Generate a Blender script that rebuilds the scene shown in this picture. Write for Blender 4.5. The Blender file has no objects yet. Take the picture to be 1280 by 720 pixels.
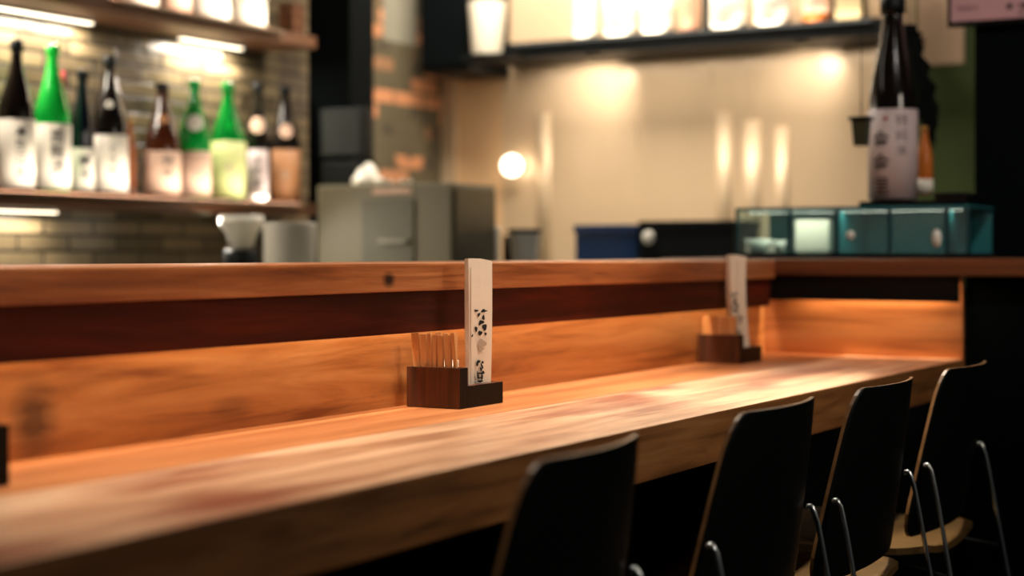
import bpy, bmesh, math, random
from mathutils import Vector, Matrix
PI = math.pi
rnd = random.Random(7)
sc = bpy.context.scene
C = sc.collection

# ------------------------------------------------------------------ camera
# +X runs along the bar to the far corner, +Y into the kitchen, +Z up; the camera is at the origin of X, Y
F = 2100.0; TH = math.radians(29.33); ZC = 0.98; HZ = 317.3
SN, CS = math.sin(TH), math.cos(TH)
def ratio(x):
    u = (x - 640) / F
    return (SN - CS * u) / (CS + SN * u)
def XatY(x, Y): return Y / ratio(x)          # where the sight line through column x meets the plane Y
def YatX(x, X): return X * ratio(x)
def dep(X, Y): return X * CS + Y * SN        # depth along the view axis
def Zat(y, X, Y): return ZC + (HZ - y) / F * dep(X, Y)

cam_d = bpy.data.cameras.new('camera')
cam = bpy.data.objects.new('camera', cam_d); C.objects.link(cam)
cam.location = (0, 0, ZC); cam.rotation_euler = (PI / 2, 0, TH - PI / 2)
cam_d.sensor_width = 36; cam_d.lens = F / 1280 * 36
cam_d.shift_y = (HZ - 360) / 1280
cam_d.dof.use_dof = True; cam_d.dof.focus_distance = 2.62; cam_d.dof.aperture_fstop = 2.1
cam_d.clip_start = 0.02
sc.camera = cam

# ------------------------------------------------------------------ materials
def lin(c):
    return tuple((v / 12.92 if v <= 0.04045 else ((v + 0.055) / 1.055) ** 2.4) for v in c)
def rgb(r, g, b): return lin((r / 255, g / 255, b / 255)) + (1,)
def newmat(name):
    m = bpy.data.materials.new(name); m.use_nodes = True
    nt = m.node_tree; b = nt.nodes['Principled BSDF']
    return m, nt, b
def plain(name, col, rough=0.5, metal=0.0, bump=0.0, bscale=60, var=0.12, **kw):
    m, nt, b = newmat(name)
    tc = nt.nodes.new('ShaderNodeTexCoord'); no = nt.nodes.new('ShaderNodeTexNoise')
    no.inputs['Scale'].default_value = bscale; no.inputs['Detail'].default_value = 3
    nt.links.new(tc.outputs['Object'], no.inputs['Vector'])
    mx = nt.nodes.new('ShaderNodeMix'); mx.data_type = 'RGBA'
    mx.inputs[6].default_value = tuple(c * (1 - var) for c in col[:3]) + (1,)
    mx.inputs[7].default_value = tuple(min(1, c * (1 + var)) for c in col[:3]) + (1,)
    nt.links.new(no.outputs['Fac'], mx.inputs[0]); nt.links.new(mx.outputs[2], b.inputs['Base Color'])
    b.inputs['Roughness'].default_value = rough; b.inputs['Metallic'].default_value = metal
    if bump:
        bp = nt.nodes.new('ShaderNodeBump'); bp.inputs['Strength'].default_value = bump; bp.inputs['Distance'].default_value = 0.002
        nt.links.new(no.outputs['Fac'], bp.inputs['Height']); nt.links.new(bp.outputs['Normal'], b.inputs['Normal'])
    for k, v in kw.items(): b.inputs[k.replace('_', ' ')].default_value = v
    return m
def wood(name, cols, rough=0.4, grain=(1.1, 22, 22), ring=3.0, bump=0.25, knots=(), coat=0.0, seed=0.0, blotch=None, spec=0.5):
    """cols: dark, middle, light; the grain runs along X of the object."""
    m, nt, b = newmat(name); L = nt.links.new
    tc = nt.nodes.new('ShaderNodeTexCoord')
    mp = nt.nodes.new('ShaderNodeMapping'); mp.inputs['Scale'].default_value = grain
    mp.inputs['Location'].default_value = (seed, seed * 1.7, seed * 0.6)
    L(tc.outputs['Object'], mp.inputs['Vector'])
    # slow bending of the grain
    n0 = nt.nodes.new('ShaderNodeTexNoise'); n0.inputs['Scale'].default_value = 1.3; n0.inputs['Detail'].default_value = 2
    L(mp.outputs['Vector'], n0.inputs['Vector'])
    n1 = nt.nodes.new('ShaderNodeTexNoise'); n1.inputs['Scale'].default_value = ring; n1.inputs['Detail'].default_value = 8
    n1.inputs['Roughness'].default_value = 0.62; n1.inputs['Distortion'].default_value = 0.9
    L(mp.outputs['Vector'], n1.inputs['Vector'])
    mm = nt.nodes.new('ShaderNodeMath'); mm.operation = 'MULTIPLY_ADD'; mm.inputs[1].default_value = 0.55; 
    L(n1.outputs['Fac'], mm.inputs[0])
    m2 = nt.nodes.new('ShaderNodeMath'); m2.operation = 'MULTIPLY'; m2.inputs[1].default_value = 0.45
    L(n0.outputs['Fac'], m2.inputs[0]); L(m2.outputs[0], mm.inputs[2])
    cr = nt.nodes.new('ShaderNodeValToRGB'); e = cr.color_ramp.elements
    e[0].position = 0.36; e[0].color = cols[0]; e[1].position = 0.64; e[1].color = cols[2]
    k = cr.color_ramp.elements.new(0.5); k.color = cols[1]
    L(mm.outputs[0], cr.inputs['Fac'])
    out = cr.outputs['Color']
    if blotch:
        col, scale, lo, hi = blotch
        mq = nt.nodes.new('ShaderNodeMapping'); mq.inputs['Scale'].default_value = scale
        L(tc.outputs['Object'], mq.inputs['Vector'])
        nb = nt.nodes.new('ShaderNodeTexNoise'); nb.inputs['Scale'].default_value = 1; nb.inputs['Detail'].default_value = 4
        L(mq.outputs['Vector'], nb.inputs['Vector'])
        mr = nt.nodes.new('ShaderNodeMapRange'); mr.inputs['From Min'].default_value = lo; mr.inputs['From Max'].default_value = hi
        L(nb.outputs['Fac'], mr.inputs['Value'])
        mx = nt.nodes.new('ShaderNodeMix'); mx.data_type = 'RGBA'; L(mr.outputs[0], mx.inputs[0])
        L(out, mx.inputs[6]); mx.inputs[7].default_value = col; out = mx.outputs[2]
    for (kx, ky, kz, sx, sz, amt) in knots:
        sub = nt.nodes.new('ShaderNodeVectorMath'); sub.operation = 'SUBTRACT'; sub.inputs[1].default_value = (kx, ky, kz)
        L(tc.outputs['Object'], sub.inputs[0])
        scl = nt.nodes.new('ShaderNodeVectorMath'); scl.operation = 'MULTIPLY'; scl.inputs[1].default_value = (1 / sx, 1 / sz, 1 / sz)
        L(sub.outputs[0], scl.inputs[0])
        ln = nt.nodes.new('ShaderNodeVectorMath'); ln.operation = 'LENGTH'; L(scl.outputs[0], ln.inputs[0])
        ad = nt.nodes.new('ShaderNodeMath'); ad.operation = 'ADD'; L(ln.outputs['Value'], ad.inputs[0])
        nn = nt.nodes.new('ShaderNodeMath'); nn.operation = 'MULTIPLY'; nn.inputs[1].default_value = 0.9; L(n1.outputs['Fac'], nn.inputs[0]); L(nn.outputs[0], ad.inputs[1])
        mr = nt.nodes.new('ShaderNodeMapRange'); mr.inputs['From Min'].default_value = 0.75; mr.inputs['From Max'].default_value = 1.5
        mr.inputs['To Min'].default_value = amt; mr.inputs['To Max'].default_value = 0
        L(ad.outputs[0], mr.inputs['Value'])
        mx = nt.nodes.new('ShaderNodeMix'); mx.data_type = 'RGBA'; L(mr.outputs[0], mx.inputs[0])
        L(out, mx.inputs[6]); mx.inputs[7].default_value = rgb(38, 18, 8); out = mx.outputs[2]
    L(out, b.inputs['Base Color'])
    b.inputs['Roughness'].default_value = rough; b.inputs['Coat Weight'].default_value = coat; b.inputs['Coat Roughness'].default_value = 0.25
    b.inputs['Specular IOR Level'].default_value = spec
    bp = nt.nodes.new('ShaderNodeBump'); bp.inputs['Strength'].default_value = bump; bp.inputs['Distance'].default_value = 0.0015
    L(n1.outputs['Fac'], bp.inputs['Height']); L(bp.outputs['Normal'], b.inputs['Normal'])
    return m
def bricks(name, c1, c2, mortar, w, h, axis='XZ', rough=0.5, msize=0.006, tint=None, bump=0.5, off=(0, 0), lo=0.56, hi=0.62, bias=0.0, pick=None):
    m, nt, b = newmat(name); L = nt.links.new
    tc = nt.nodes.new('ShaderNodeTexCoord'); sp = nt.nodes.new('ShaderNodeSeparateXYZ'); L(tc.outputs['Object'], sp.inputs[0])
    cb = nt.nodes.new('ShaderNodeCombineXYZ'); L(sp.outputs[axis[0]], cb.inputs[0]); L(sp.outputs[axis[1]], cb.inputs[1])
    mp = nt.nodes.new('ShaderNodeMapping'); mp.inputs['Location'].default_value = (off[0], off[1], 0); L(cb.outputs[0], mp.inputs['Vector'])
    br = nt.nodes.new('ShaderNodeTexBrick'); L(mp.outputs['Vector'], br.inputs['Vector'])
    br.inputs['Scale'].default_value = 1; br.inputs['Bias'].default_value = bias; br.inputs['Brick Width'].default_value = w; br.inputs['Row Height'].default_value = h
    br.inputs['Mortar Size'].default_value = msize; br.inputs['Mortar Smooth'].default_value = 0.3
    br.inputs['Color1'].default_value = c1; br.inputs['Color2'].default_value = c2; br.inputs['Mortar'].default_value = mortar
    out = br.outputs['Color']
    if pick:      # a share of the single bricks takes the second colour outright
        br.inputs['Color1'].default_value = (0, 0, 0, 1); br.inputs['Color2'].default_value = (1, 1, 1, 1); br.inputs['Mortar'].default_value = (0, 0, 0, 1)
        pr = nt.nodes.new('ShaderNodeMapRange'); pr.inputs['From Min'].default_value = pick[0]; pr.inputs['From Max'].default_value = pick[1]
        L(out, pr.inputs['Value'])
        pm = nt.nodes.new('ShaderNodeMix'); pm.data_type = 'RGBA'; L(pr.outputs[0], pm.inputs[0]); pm.inputs[6].default_value = c1; pm.inputs[7].default_value = c2
        out = pm.outputs[2]
    no = nt.nodes.new('ShaderNodeTexNoise'); no.inputs['Scale'].default_value = 7; no.inputs['Detail'].default_value = 3; L(mp.outputs['Vector'], no.inputs['Vector'])
    if tint:
        mr = nt.nodes.new('ShaderNodeMapRange'); mr.inputs['From Min'].default_value = lo; mr.inputs['From Max'].default_value = hi
        L(no.outputs['Fac'], mr.inputs['Value'])
        iv = nt.nodes.new('ShaderNodeMath'); iv.operation = 'SUBTRACT'; iv.inputs[0].default_value = 1; L(br.outputs['Fac'], iv.inputs[1])
        ml = nt.nodes.new('ShaderNodeMath'); ml.operation = 'MULTIPLY'; L(mr.outputs[0], ml.inputs[0]); L(iv.outputs[0], ml.inputs[1])
        mx = nt.nodes.new('ShaderNodeMix'); mx.data_type = 'RGBA'; L(ml.outputs[0], mx.inputs[0]); L(out, mx.inputs[6]); mx.inputs[7].default_value = tint
        out = mx.outputs[2]
    L(out, b.inputs['Base Color']); b.inputs['Roughness'].default_value = rough
    n2 = nt.nodes.new('ShaderNodeTexNoise'); n2.inputs['Scale'].default_value = 25; L(mp.outputs['Vector'], n2.inputs['Vector'])
    s = nt.nodes.new('ShaderNodeMath'); s.operation = 'MULTIPLY_ADD'; s.inputs[1].default_value = -1.0; L(br.outputs['Fac'], s.inputs[0]); L(n2.outputs['Fac'], s.inputs[2])
    bp = nt.nodes.new('ShaderNodeBump'); bp.inputs['Strength'].default_value = bump; bp.inputs['Distance'].default_value = 0.004
    L(s.outputs[0], bp.inputs['Height']); L(bp.outputs['Normal'], b.inputs['Normal'])
    return m
def emis(name, col, strength):
    m, nt, b = newmat(name)
    b.inputs['Base Color'].default_value = col; b.inputs['Emission Color'].default_value = col; b.inputs['Emission Strength'].default_value = strength
    return m

W_FRONT = wood('pale_plank_wood', (rgb(150, 102, 70), rgb(204, 158, 122), rgb(232, 194, 158)), rough=0.36, grain=(0.9, 13, 13), ring=3.2, coat=0.12, seed=3.1,
               blotch=(rgb(134, 72, 48), (2.6, 10, 10), 0.50, 0.68), bump=0.3)
W_BACK = wood('orange_plank_wood', (rgb(134, 76, 38), rgb(176, 108, 60), rgb(194, 126, 76)), rough=0.42, grain=(0.8, 16, 16), coat=0.08, seed=9.2)
W_SPLASH = wood('splashback_wood', (rgb(138, 78, 34), rgb(188, 122, 64), rgb(208, 146, 88)), rough=0.45, grain=(1.3, 14, 17), ring=2.2, seed=5.5,
                knots=((XatY(42, 1.457) - 0.0, 0.0, 0.045, 0.045, 0.055, 0.75), (XatY(290, 1.457), 0, 0.03, 0.05, 0.02, 0.35)))
W_FAR = wood('far_board_wood', (rgb(150, 84, 40), rgb(190, 118, 64), rgb(204, 136, 82)), rough=0.45, grain=(12, 1.0, 20), ring=2.0, seed=1.5)
W_LEDGE = wood('ledge_wood', (rgb(112, 62, 32), rgb(164, 98, 54), rgb(196, 132, 80)), rough=0.42, grain=(1.2, 16, 26), ring=2.4, seed=12.7,
               knots=((XatY(486, 1.415), 0.0, 0.018, 0.022, 0.017, 1.0),), bump=0.3)
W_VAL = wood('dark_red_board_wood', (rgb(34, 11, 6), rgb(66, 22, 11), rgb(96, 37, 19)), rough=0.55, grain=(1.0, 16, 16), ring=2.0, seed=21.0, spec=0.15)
W_APRON = wood('counter_edge_wood', (rgb(98, 60, 28), rgb(156, 102, 54), rgb(180, 124, 72)), rough=0.5, grain=(1.6, 14, 20), ring=2.4, seed=33.0, bump=0.5)
W_SHELF = wood('shelf_wood', (rgb(70, 42, 26), rgb(104, 66, 42), rgb(122, 80, 52)), rough=0.5, grain=(1.0, 14, 14), seed=41.0)
W_HOLD = wood('walnut_wood', (rgb(40, 20, 11), rgb(72, 36, 20), rgb(96, 50, 28)), rough=0.4, grain=(30, 30, 2), ring=2.0, seed=2.0)
W_HEND = plain('black_stained_wood', rgb(12, 11, 10), rough=0.5, bump=0.1, Specular_IOR_Level=0.15)  # black for the holder faces towards -Y
W_PLY = wood('plywood', (rgb(100, 68, 38), rgb(142, 102, 62), rgb(164, 122, 78)), rough=0.4, grain=(6, 6, 6), seed=8.0)
W_SEAT = wood('seat_veneer', (rgb(72, 54, 28), rgb(100, 76, 42), rgb(120, 92, 54)), rough=0.4, grain=(6, 2, 6), seed=18.0)
W_STICK = wood('stick_wood', (rgb(176, 116, 66), rgb(206, 148, 92), rgb(224, 172, 118)), rough=0.5, grain=(60, 60, 4), seed=4.0)
M_BLACK = plain('black_lacquer', rgb(6, 10, 11), rough=0.5, bump=0.05, Specular_IOR_Level=0.2)
M_SEATBACK = plain('black_chair_shell', rgb(5, 7, 8), rough=0.5, bump=0.05, Specular_IOR_Level=0.2)
M_DARKWALL = plain('dark_panel', rgb(2, 6, 7), rough=0.8, bump=0.2, Specular_IOR_Level=0.06)
M_FLOOR = plain('dark_floor', rgb(30, 28, 26), rough=0.5, bump=0.3, bscale=8)
M_CEIL = plain('dark_ceiling', rgb(26, 26, 26), rough=0.9)
M_CHROME = plain('chrome', rgb(215, 222, 228), rough=0.3, metal=1.0, var=0.02)
M_STEEL = plain('brushed_steel', rgb(132, 130, 118), rough=0.34, metal=0.85, bump=0.15, bscale=30)
M_OLIVE = plain('olive_grey_enamel', rgb(122, 114, 90), rough=0.5, var=0.06)
M_OLIVED = plain('olive_grey_dark', rgb(98, 94, 74), rough=0.5, var=0.06)
M_WHITE = plain('white_ceramic', rgb(232, 226, 212), rough=0.3, var=0.03)
M_PAPER = plain('cream_paper', rgb(246, 232, 212), rough=0.75, var=0.03, bump=0.15)
M_LABEL = plain('label_paper', rgb(236, 226, 208), rough=0.6, var=0.03)
M_LABELP = plain('pink_label_paper', rgb(226, 186, 160), rough=0.6, var=0.03)
M_LABELY = plain('yellow_green_label_paper', rgb(204, 206, 138), rough=0.6, var=0.04)
M_LABELT = plain('tan_label_paper', rgb(184, 128, 84), rough=0.6, var=0.06)
M_LABELG = plain('grey_label_paper', rgb(128, 122, 116), rough=0.6, var=0.05)
M_LABELM = plain('mauve_label_paper', rgb(196, 176, 172), rough=0.6, var=0.04)
M_INK = plain('black_ink', rgb(22, 16, 14), rough=0.6)
M_INKG = plain('grey_ink', rgb(98, 92, 86), rough=0.6)
M_INKL = plain('pale_grey_ink', rgb(186, 166, 148), rough=0.6)
M_RED = plain('red_ink', rgb(150, 50, 50), rough=0.6)
M_REDCAP = plain('red_cap', rgb(170, 30, 30), rough=0.4)
M_DKGLASS = plain('dark_bottle_glass', rgb(20, 15, 12), rough=0.12, var=0.05, Coat_Weight=0.5)
M_NAVYGLASS = plain('blue_black_bottle_glass', rgb(12, 16, 26), rough=0.14, var=0.05, Coat_Weight=0.4)
M_BRGLASS = plain('brown_bottle_glass', rgb(62, 28, 14), rough=0.1, var=0.05, Coat_Weight=0.5)
M_GRGLASS = plain('green_bottle_glass', rgb(24, 190, 66), rough=0.12, var=0.05, Transmission_Weight=0.35, IOR=1.3, Coat_Weight=0.4)
M_GRGLASS2 = plain('deep_green_bottle_glass', rgb(16, 150, 56), rough=0.12, var=0.05, Transmission_Weight=0.3, IOR=1.3, Coat_Weight=0.4)
M_FROST = plain('frosted_white_glass', rgb(222, 212, 192), rough=0.35, var=0.02)
M_AMBER = plain('amber_glass', rgb(190, 104, 40), rough=0.15, var=0.05)
M_RUST = plain('rust_brown_glass', rgb(128, 70, 38), rough=0.2, var=0.05)
M_PINKG = plain('pinkish_glass', rgb(206, 150, 122), rough=0.25, var=0.05)
M_GOLD = plain('gold_cap', rgb(168, 116, 52), rough=0.3, metal=0.8)
M_TEAL = plain('teal_tinted_panel', rgb(44, 108, 112), rough=0.18, var=0.1, bscale=10)
M_TEALG = plain('teal_glass', rgb(196, 226, 224), rough=0.04, var=0.04, Transmission_Weight=0.92, IOR=1.1)
M_TEALD = plain('dark_teal_frame', rgb(12, 60, 66), rough=0.3)
M_NAVY = plain('navy_plastic', rgb(14, 46, 84), rough=0.35)
M_GREENWALL = plain('green_glazed_panel', rgb(60, 70, 40), rough=0.25, var=0.25, bscale=5)
M_PINKSIGN = plain('pink_sign_board', rgb(206, 158, 160), rough=0.5, var=0.03)
M_LEAF = plain('dried_dark_leaf', rgb(11, 13, 10), rough=0.9, var=0.3, Specular_IOR_Level=0.1)
M_TANPANEL = plain('tan_panel', rgb(226, 184, 138), rough=0.5, var=0.04, bscale=3)
M_GLOBE = emis('warm_globe', (1.0, 0.86, 0.66, 1), 6.0)
M_LED = emis('led_diffuser', (1.0, 0.84, 0.62, 1), 5.0)

# cream steel cladding: vertically brushed so that lamps smear into upright streaks
M_CREAM, nt, b = newmat('cream_brushed_cladding')
b.inputs['Base Color'].default_value = rgb(208, 180, 146); b.inputs['Metallic'].default_value = 0.2
tc = nt.nodes.new('ShaderNodeTexCoord'); mp = nt.nodes.new('ShaderNodeMapping'); mp.inputs['Scale'].default_value = (4, 9, 0.8)
no = nt.nodes.new('ShaderNodeTexNoise'); no.inputs['Scale'].default_value = 1.0; no.inputs['Detail'].default_value = 2
nt.links.new(tc.outputs['Object'], mp.inputs['Vector']); nt.links.new(mp.outputs['Vector'], no.inputs['Vector'])
mr = nt.nodes.new('ShaderNodeMapRange'); mr.inputs['To Min'].default_value = 0.2; mr.inputs['To Max'].default_value = 0.42
nt.links.new(no.outputs['Fac'], mr.inputs['Value']); nt.links.new(mr.outputs[0], b.inputs['Roughness'])
bp = nt.nodes.new('ShaderNodeBump'); bp.inputs['Strength'].default_value = 0.5; bp.inputs['Distance'].default_value = 0.012
nt.links.new(no.outputs['Fac'], bp.inputs['Height']); nt.links.new(bp.outputs['Normal'], b.inputs['Normal'])

M_STREAK = plain('cream_cover_strip', rgb(210, 184, 150), rough=0.42, metal=0.3, var=0.02)
M_TILE = bricks('olive_glazed_tile', rgb(134, 117, 88), rgb(74, 64, 46), rgb(30, 26, 20), 0.20, 0.047, 'XZ', rough=0.3, msize=0.005, bump=1.0)
M_BRICK = bricks('mixed_brick', rgb(88, 78, 56), rgb(196, 132, 90), rgb(72, 64, 48), 0.21, 0.060, 'XZ', rough=0.8, tint=rgb(60, 52, 40), off=(0.05, 0.02), pick=(0.54, 0.74), lo=0.57, hi=0.66)

# ------------------------------------------------------------------ mesh helpers
def V(bm, *ps): return [bm.verts.new(p) for p in ps]
def box(bm, x0, x1, y0, y1, z0, z1, bev=0.0, seg=2, mi=0):
    g = bmesh.new()
    bmesh.ops.create_cube(g, size=1)
    for v in g.verts:
        v.co = Vector((x0 + (v.co.x + .5) * (x1 - x0), y0 + (v.co.y + .5) * (y1 - y0), z0 + (v.co.z + .5) * (z1 - z0)))
    if bev: bmesh.ops.bevel(g, geom=g.edges[:], offset=bev, segments=seg, affect='EDGES', profile=0.7)
    merge(bm, g, mi)
def merge(bm, g, mi=None):
    mp_ = {}
    for v in g.verts: mp_[v] = bm.verts.new(v.co)
    for f in g.faces:
        try:
            nf = bm.faces.new([mp_[v] for v in f.verts]); nf.smooth = f.smooth; nf.material_index = f.material_index if mi is None else mi
        except ValueError: pass
    g.free()
def lathe(bm, prof, n=40, cx=0, cy=0, mi=0, a0=0, a1=2 * PI):
    full = abs(a1 - a0 - 2 * PI) < 1e-6
    cols = []
    for i in range(n if full else n + 1):
        a = a0 + (a1 - a0) * i / n
        cols.append([bm.verts.new((cx + r * math.cos(a), cy + r * math.sin(a), z)) for r, z in prof])
    m = len(cols)
    for i in range(m if full else m - 1):
        A, B = cols[i], cols[(i + 1) % m]
        for j in range(len(prof) - 1):
            if prof[j][0] < 1e-6 and prof[j + 1][0] < 1e-6: continue
            f = bm.faces.new((A[j], B[j], B[j + 1], A[j + 1])); f.smooth = True; f.material_index = mi
def tube(bm, pts, r, n=10, mi=0):
    pts = [Vector(p) for p in pts]; rings = []
    up = Vector((0.13, 0.21, 0.97)).normalized()
    for i, p in enumerate(pts):
        t = (pts[min(i + 1, len(pts) - 1)] - pts[max(i - 1, 0)]).normalized()
        s = t.cross(up)
        if s.length < 0.2: s = t.cross(Vector((1, 0, 0)))
        s.normalize(); q = s.cross(t)
        rr = r[i] if isinstance(r, (list, tuple)) else r
        rings.append([bm.verts.new(p + (s * math.cos(2 * PI * k / n) + q * math.sin(2 * PI * k / n)) * rr) for k in range(n)])
    for A, B in zip(rings, rings[1:]):
        for k in range(n):
            f = bm.faces.new((A[k], A[(k + 1) % n], B[(k + 1) % n], B[k])); f.smooth = True; f.material_index = mi
    for R, rev in ((rings[0], True), (rings[-1], False)):
        f = bm.faces.new(list(reversed(R)) if rev else R); f.material_index = mi
def smooth_path(pts, k=6):
    P = [Vector(p) for p in pts]; out = []
    for i in range(len(P) - 1):
        a, b_, c, d = P[max(i - 1, 0)], P[i], P[i + 1], P[min(i + 2, len(P) - 1)]
        for j in range(k):
            t = j / k
            out.append(0.5 * ((2 * b_) + (c - a) * t + (2 * a - 5 * b_ + 4 * c - d) * t * t + (-a + 3 * b_ - 3 * c + d) * t ** 3))
    out.append(P[-1]); return out
def obj(name, bm, mats, parent=None, loc=(0, 0, 0), rot=(0, 0, 0)):
    bmesh.ops.recalc_face_normals(bm, faces=bm.faces[:])
    me = bpy.data.meshes.new(name); bm.to_mesh(me); bm.free()
    for m in (mats if isinstance(mats, (list, tuple)) else [mats]): me.materials.append(m)
    o = bpy.data.objects.new(name, me); C.objects.link(o)
    o.location = loc; o.rotation_euler = rot
    if parent: o.parent = parent
    return o
def tag(o, label=None, cat=None, group=None, kind=None):
    if label: o['label'] = label
    if cat: o['category'] = cat
    if group: o['group'] = group
    if kind: o['kind'] = kind
    return o
def thing(name, label, cat, loc=(0, 0, 0), rot=(0, 0, 0), group=None):
    o = bpy.data.objects.new(name, None); C.objects.link(o); o.location = loc; o.rotation_euler = rot
    o.empty_display_size = 0.05
    return tag(o, label, cat, group)
def struct(name, bm, m, label, parent=None):
    o = obj(name, bm, m, parent)
    o['kind'] = 'structure'; o['label'] = label
    return o
def bx(name, mat, dims, parent=None, loc=(0, 0, 0), bev=0.002, rot=(0, 0, 0)):
    bm = bmesh.new(); box(bm, *dims, bev=bev); return obj(name, bm, mat, parent, loc, rot)
def dup(root, loc, rot=None, label=None):
    r = root.copy(); C.objects.link(r); r.location = loc
    if rot is not None: r.rotation_euler = rot
    if label: r['label'] = label
    for ch in list(root.children):
        c = ch.copy(); C.objects.link(c); c.parent = r
        for g in list(ch.children):
            d = g.copy(); C.objects.link(d); d.parent = c
    return r
_font = None
def text_bm(lines, size, spacing=1.05, depth=0.0, bold=0.0):
    """Upright lettering in the X (right) / Y (up) plane, centred; one string per line."""
    bm = bmesh.new()
    n = len(lines)
    for i, s in enumerate(lines):
        cu = bpy.data.curves.new('lettering_source', 'FONT'); cu.body = s; cu.size = size
        cu.align_x = 'CENTER'; cu.align_y = 'CENTER'; cu.resolution_u = 2; cu.offset = bold
        o = bpy.data.objects.new('lettering_source', cu); C.objects.link(o)
        dg = bpy.context.evaluated_depsgraph_get(); dg.update()
        me = bpy.data.meshes.new_from_object(o.evaluated_get(dg))
        g = bmesh.new(); g.from_mesh(me)
        yy = ((n - 1) / 2 - i) * size * spacing
        for v in g.verts: v.co = Vector((v.co.x, v.co.y + yy, 0))
        merge(bm, g)
        bpy.data.objects.remove(o); bpy.data.curves.remove(cu); bpy.data.meshes.remove(me)
    return bm
def bend(bm, R, a0, z0):
    xs = [v.co.x for v in bm.verts]; k = math.floor(min(xs) / 0.003) + 1
    while k * 0.003 < max(xs):
        bmesh.ops.bisect_plane(bm, geom=bm.verts[:] + bm.edges[:] + bm.faces[:], plane_co=(k * 0.003, 0, 0), plane_no=(1, 0, 0)); k += 1
    for v in bm.verts:
        a = a0 + v.co.x / R; v.co = Vector((R * math.cos(a), R * math.sin(a), z0 + v.co.y))
def stand(bm, M):
    bm.transform(M); return bm

# ------------------------------------------------------------------ main measures
ZT = 0.74                        # counter top
YF, YG, YB, YV, YL = 0.979, 1.261, 1.457, 1.428, 1.415   # counter front, joint, splashback, red board, ledge front
XC = 3.838                       # far splashback
XL = 3.80                        # front of the far ledge
ZL0, ZL1 = 0.9216, 0.9655
XS = -0.9                        # where the bar starts, left of the frame

# ------------------------------------------------------------------ counter
ct = thing('bar_counter', 'long wooden bar counter with pale front plank, chairs pushed up to it', 'counter', (0, 0, 0))
bm = bmesh.new(); box(bm, XS, XC - 0.001, 0, YG - YF - 0.0008, 0, 0.076, bev=0.003)
obj('front_plank', bm, [W_FRONT, W_APRON], ct, (0, YF, ZT - 0.076))
fp = bpy.data.objects['front_plank']
for p in fp.data.polygons:
    if p.normal.y < -0.6: p.material_index = 1
bm = bmesh.new(); box(bm, XS, XC - 0.001, 0, YB - YG - 0.0005, 0, 0.05, bev=0.003)
obj('back_plank', bm, W_BACK, ct, (0, YG, ZT - 0.05))['label'] = 'more orange rear plank of the counter top'
bm = bmesh.new(); box(bm, XS, XL, 0, 0.04, 0, ZL0 - 0.001, bev=0.002)
obj('counter_body', bm, M_DARKWALL, ct, (0, YB + 0.0205, 0))
sp = bx('splashback', W_SPLASH, (XS, XC - 0.002, 0, 0.02, -0.05, 0.17), None, (0, YB, ZT))
tag(sp, 'long orange wooden splashback board standing along the back of the counter', 'board')
fb = bx('splashback', W_FAR, (0, 0.02, YF, YB + 0.02, -0.076, 0.189), None, (XC, 0, ZT))
tag(fb, 'short orange wooden board closing the far end of the counter', 'board')

# raised ledge: an L of two boards over dark red aprons
lg = thing('raised_ledge', 'raised wooden ledge with a small dark knot running above the counter', 'ledge', (0, YL, ZL0))
bm = bmesh.new(); box(bm, XS, XL - 0.001, 0, 0.30, 0, ZL1 - ZL0, bev=0.004); obj('ledge_board', bm, W_LEDGE, lg)
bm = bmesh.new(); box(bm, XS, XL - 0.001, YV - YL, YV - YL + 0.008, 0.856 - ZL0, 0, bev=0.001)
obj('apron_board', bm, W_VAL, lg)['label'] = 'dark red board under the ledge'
l2 = thing('raised_ledge', 'darker far ledge crossing the end of the bar under the teal display case', 'ledge', (XL, 0, 0.930))
bm = bmesh.new(); box(bm, 0, 0.52, -1.0, YL + 0.30, 0, 0.0385, bev=0.004)
W_LEDGE2 = wood('far_ledge_wood', (rgb(84, 44, 24), rgb(120, 66, 34), rgb(142, 82, 44)), rough=0.45, grain=(14, 1.0, 24), ring=2.4, seed=15.7)
obj('ledge_board', bm, W_LEDGE2, l2)
bm = bmesh.new(); box(bm, 0.012, 0.020, YF + 0.002, YV + 0.028, 0.870 - 0.930, 0, bev=0.001); obj('apron_board', bm, M_BLACK, l2)
pp = bx('end_panel', M_DARKWALL, (0, 0.46, -1.0, YF - 0.004, 0, 0.929), None, (XC + 0.006, 0, 0))
tag(pp, 'black panel closing the bar beyond the end of the counter', 'panel')

# LED strip lights under the ledge
def led_strip(x0, x1, y, z, label, w=0.008):
    t = thing('led_strip', label, 'light', (x0, y, z))
    bx('channel', M_STEEL, (0, x1 - x0, -w, w, 0, 0.006), t, bev=0.0005)
    return t

# ------------------------------------------------------------------ chopstick holders
def pouch(bm, w, t, h, lean=0.0, bow=0.0):
    """folded paper sleeve stack: bulging sides, slightly irregular top"""
    n, m = 12, 5
    rows = []
    for j in range(n + 1):
        s = j / n
        tt = t * (0.50 + 0.50 * math.sin(PI * (0.10 + 0.70 * s)))
        ww = w * (0.93 + 0.07 * s)
        x0 = lean * s + bow * math.sin(PI * s)
        ring = []
        pts = [(-ww / 2, -tt / 2), (0, -tt / 2 - 0.0006), (ww / 2, -tt / 2), (ww / 2, 0), (ww / 2 - 0.001, tt / 2), (0, tt / 2 + 0.001), (-ww / 2, tt / 2), (-ww / 2 - 0.0012, 0)]
        for (px, py) in pts:
            ring.append(bm.verts.new((px + x0, py, s * h - (0.004 if (px > 0 and j == n) else 0))))
        rows.append(ring)
    for A, B in zip(rows, rows[1:]):
        for k in range(8): bm.faces.new((A[k], A[(k + 1) % 8], B[(k + 1) % 8], B[k]))
    bm.faces.new(rows[-1]); bm.faces.new(list(reversed(rows[0])))
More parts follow.
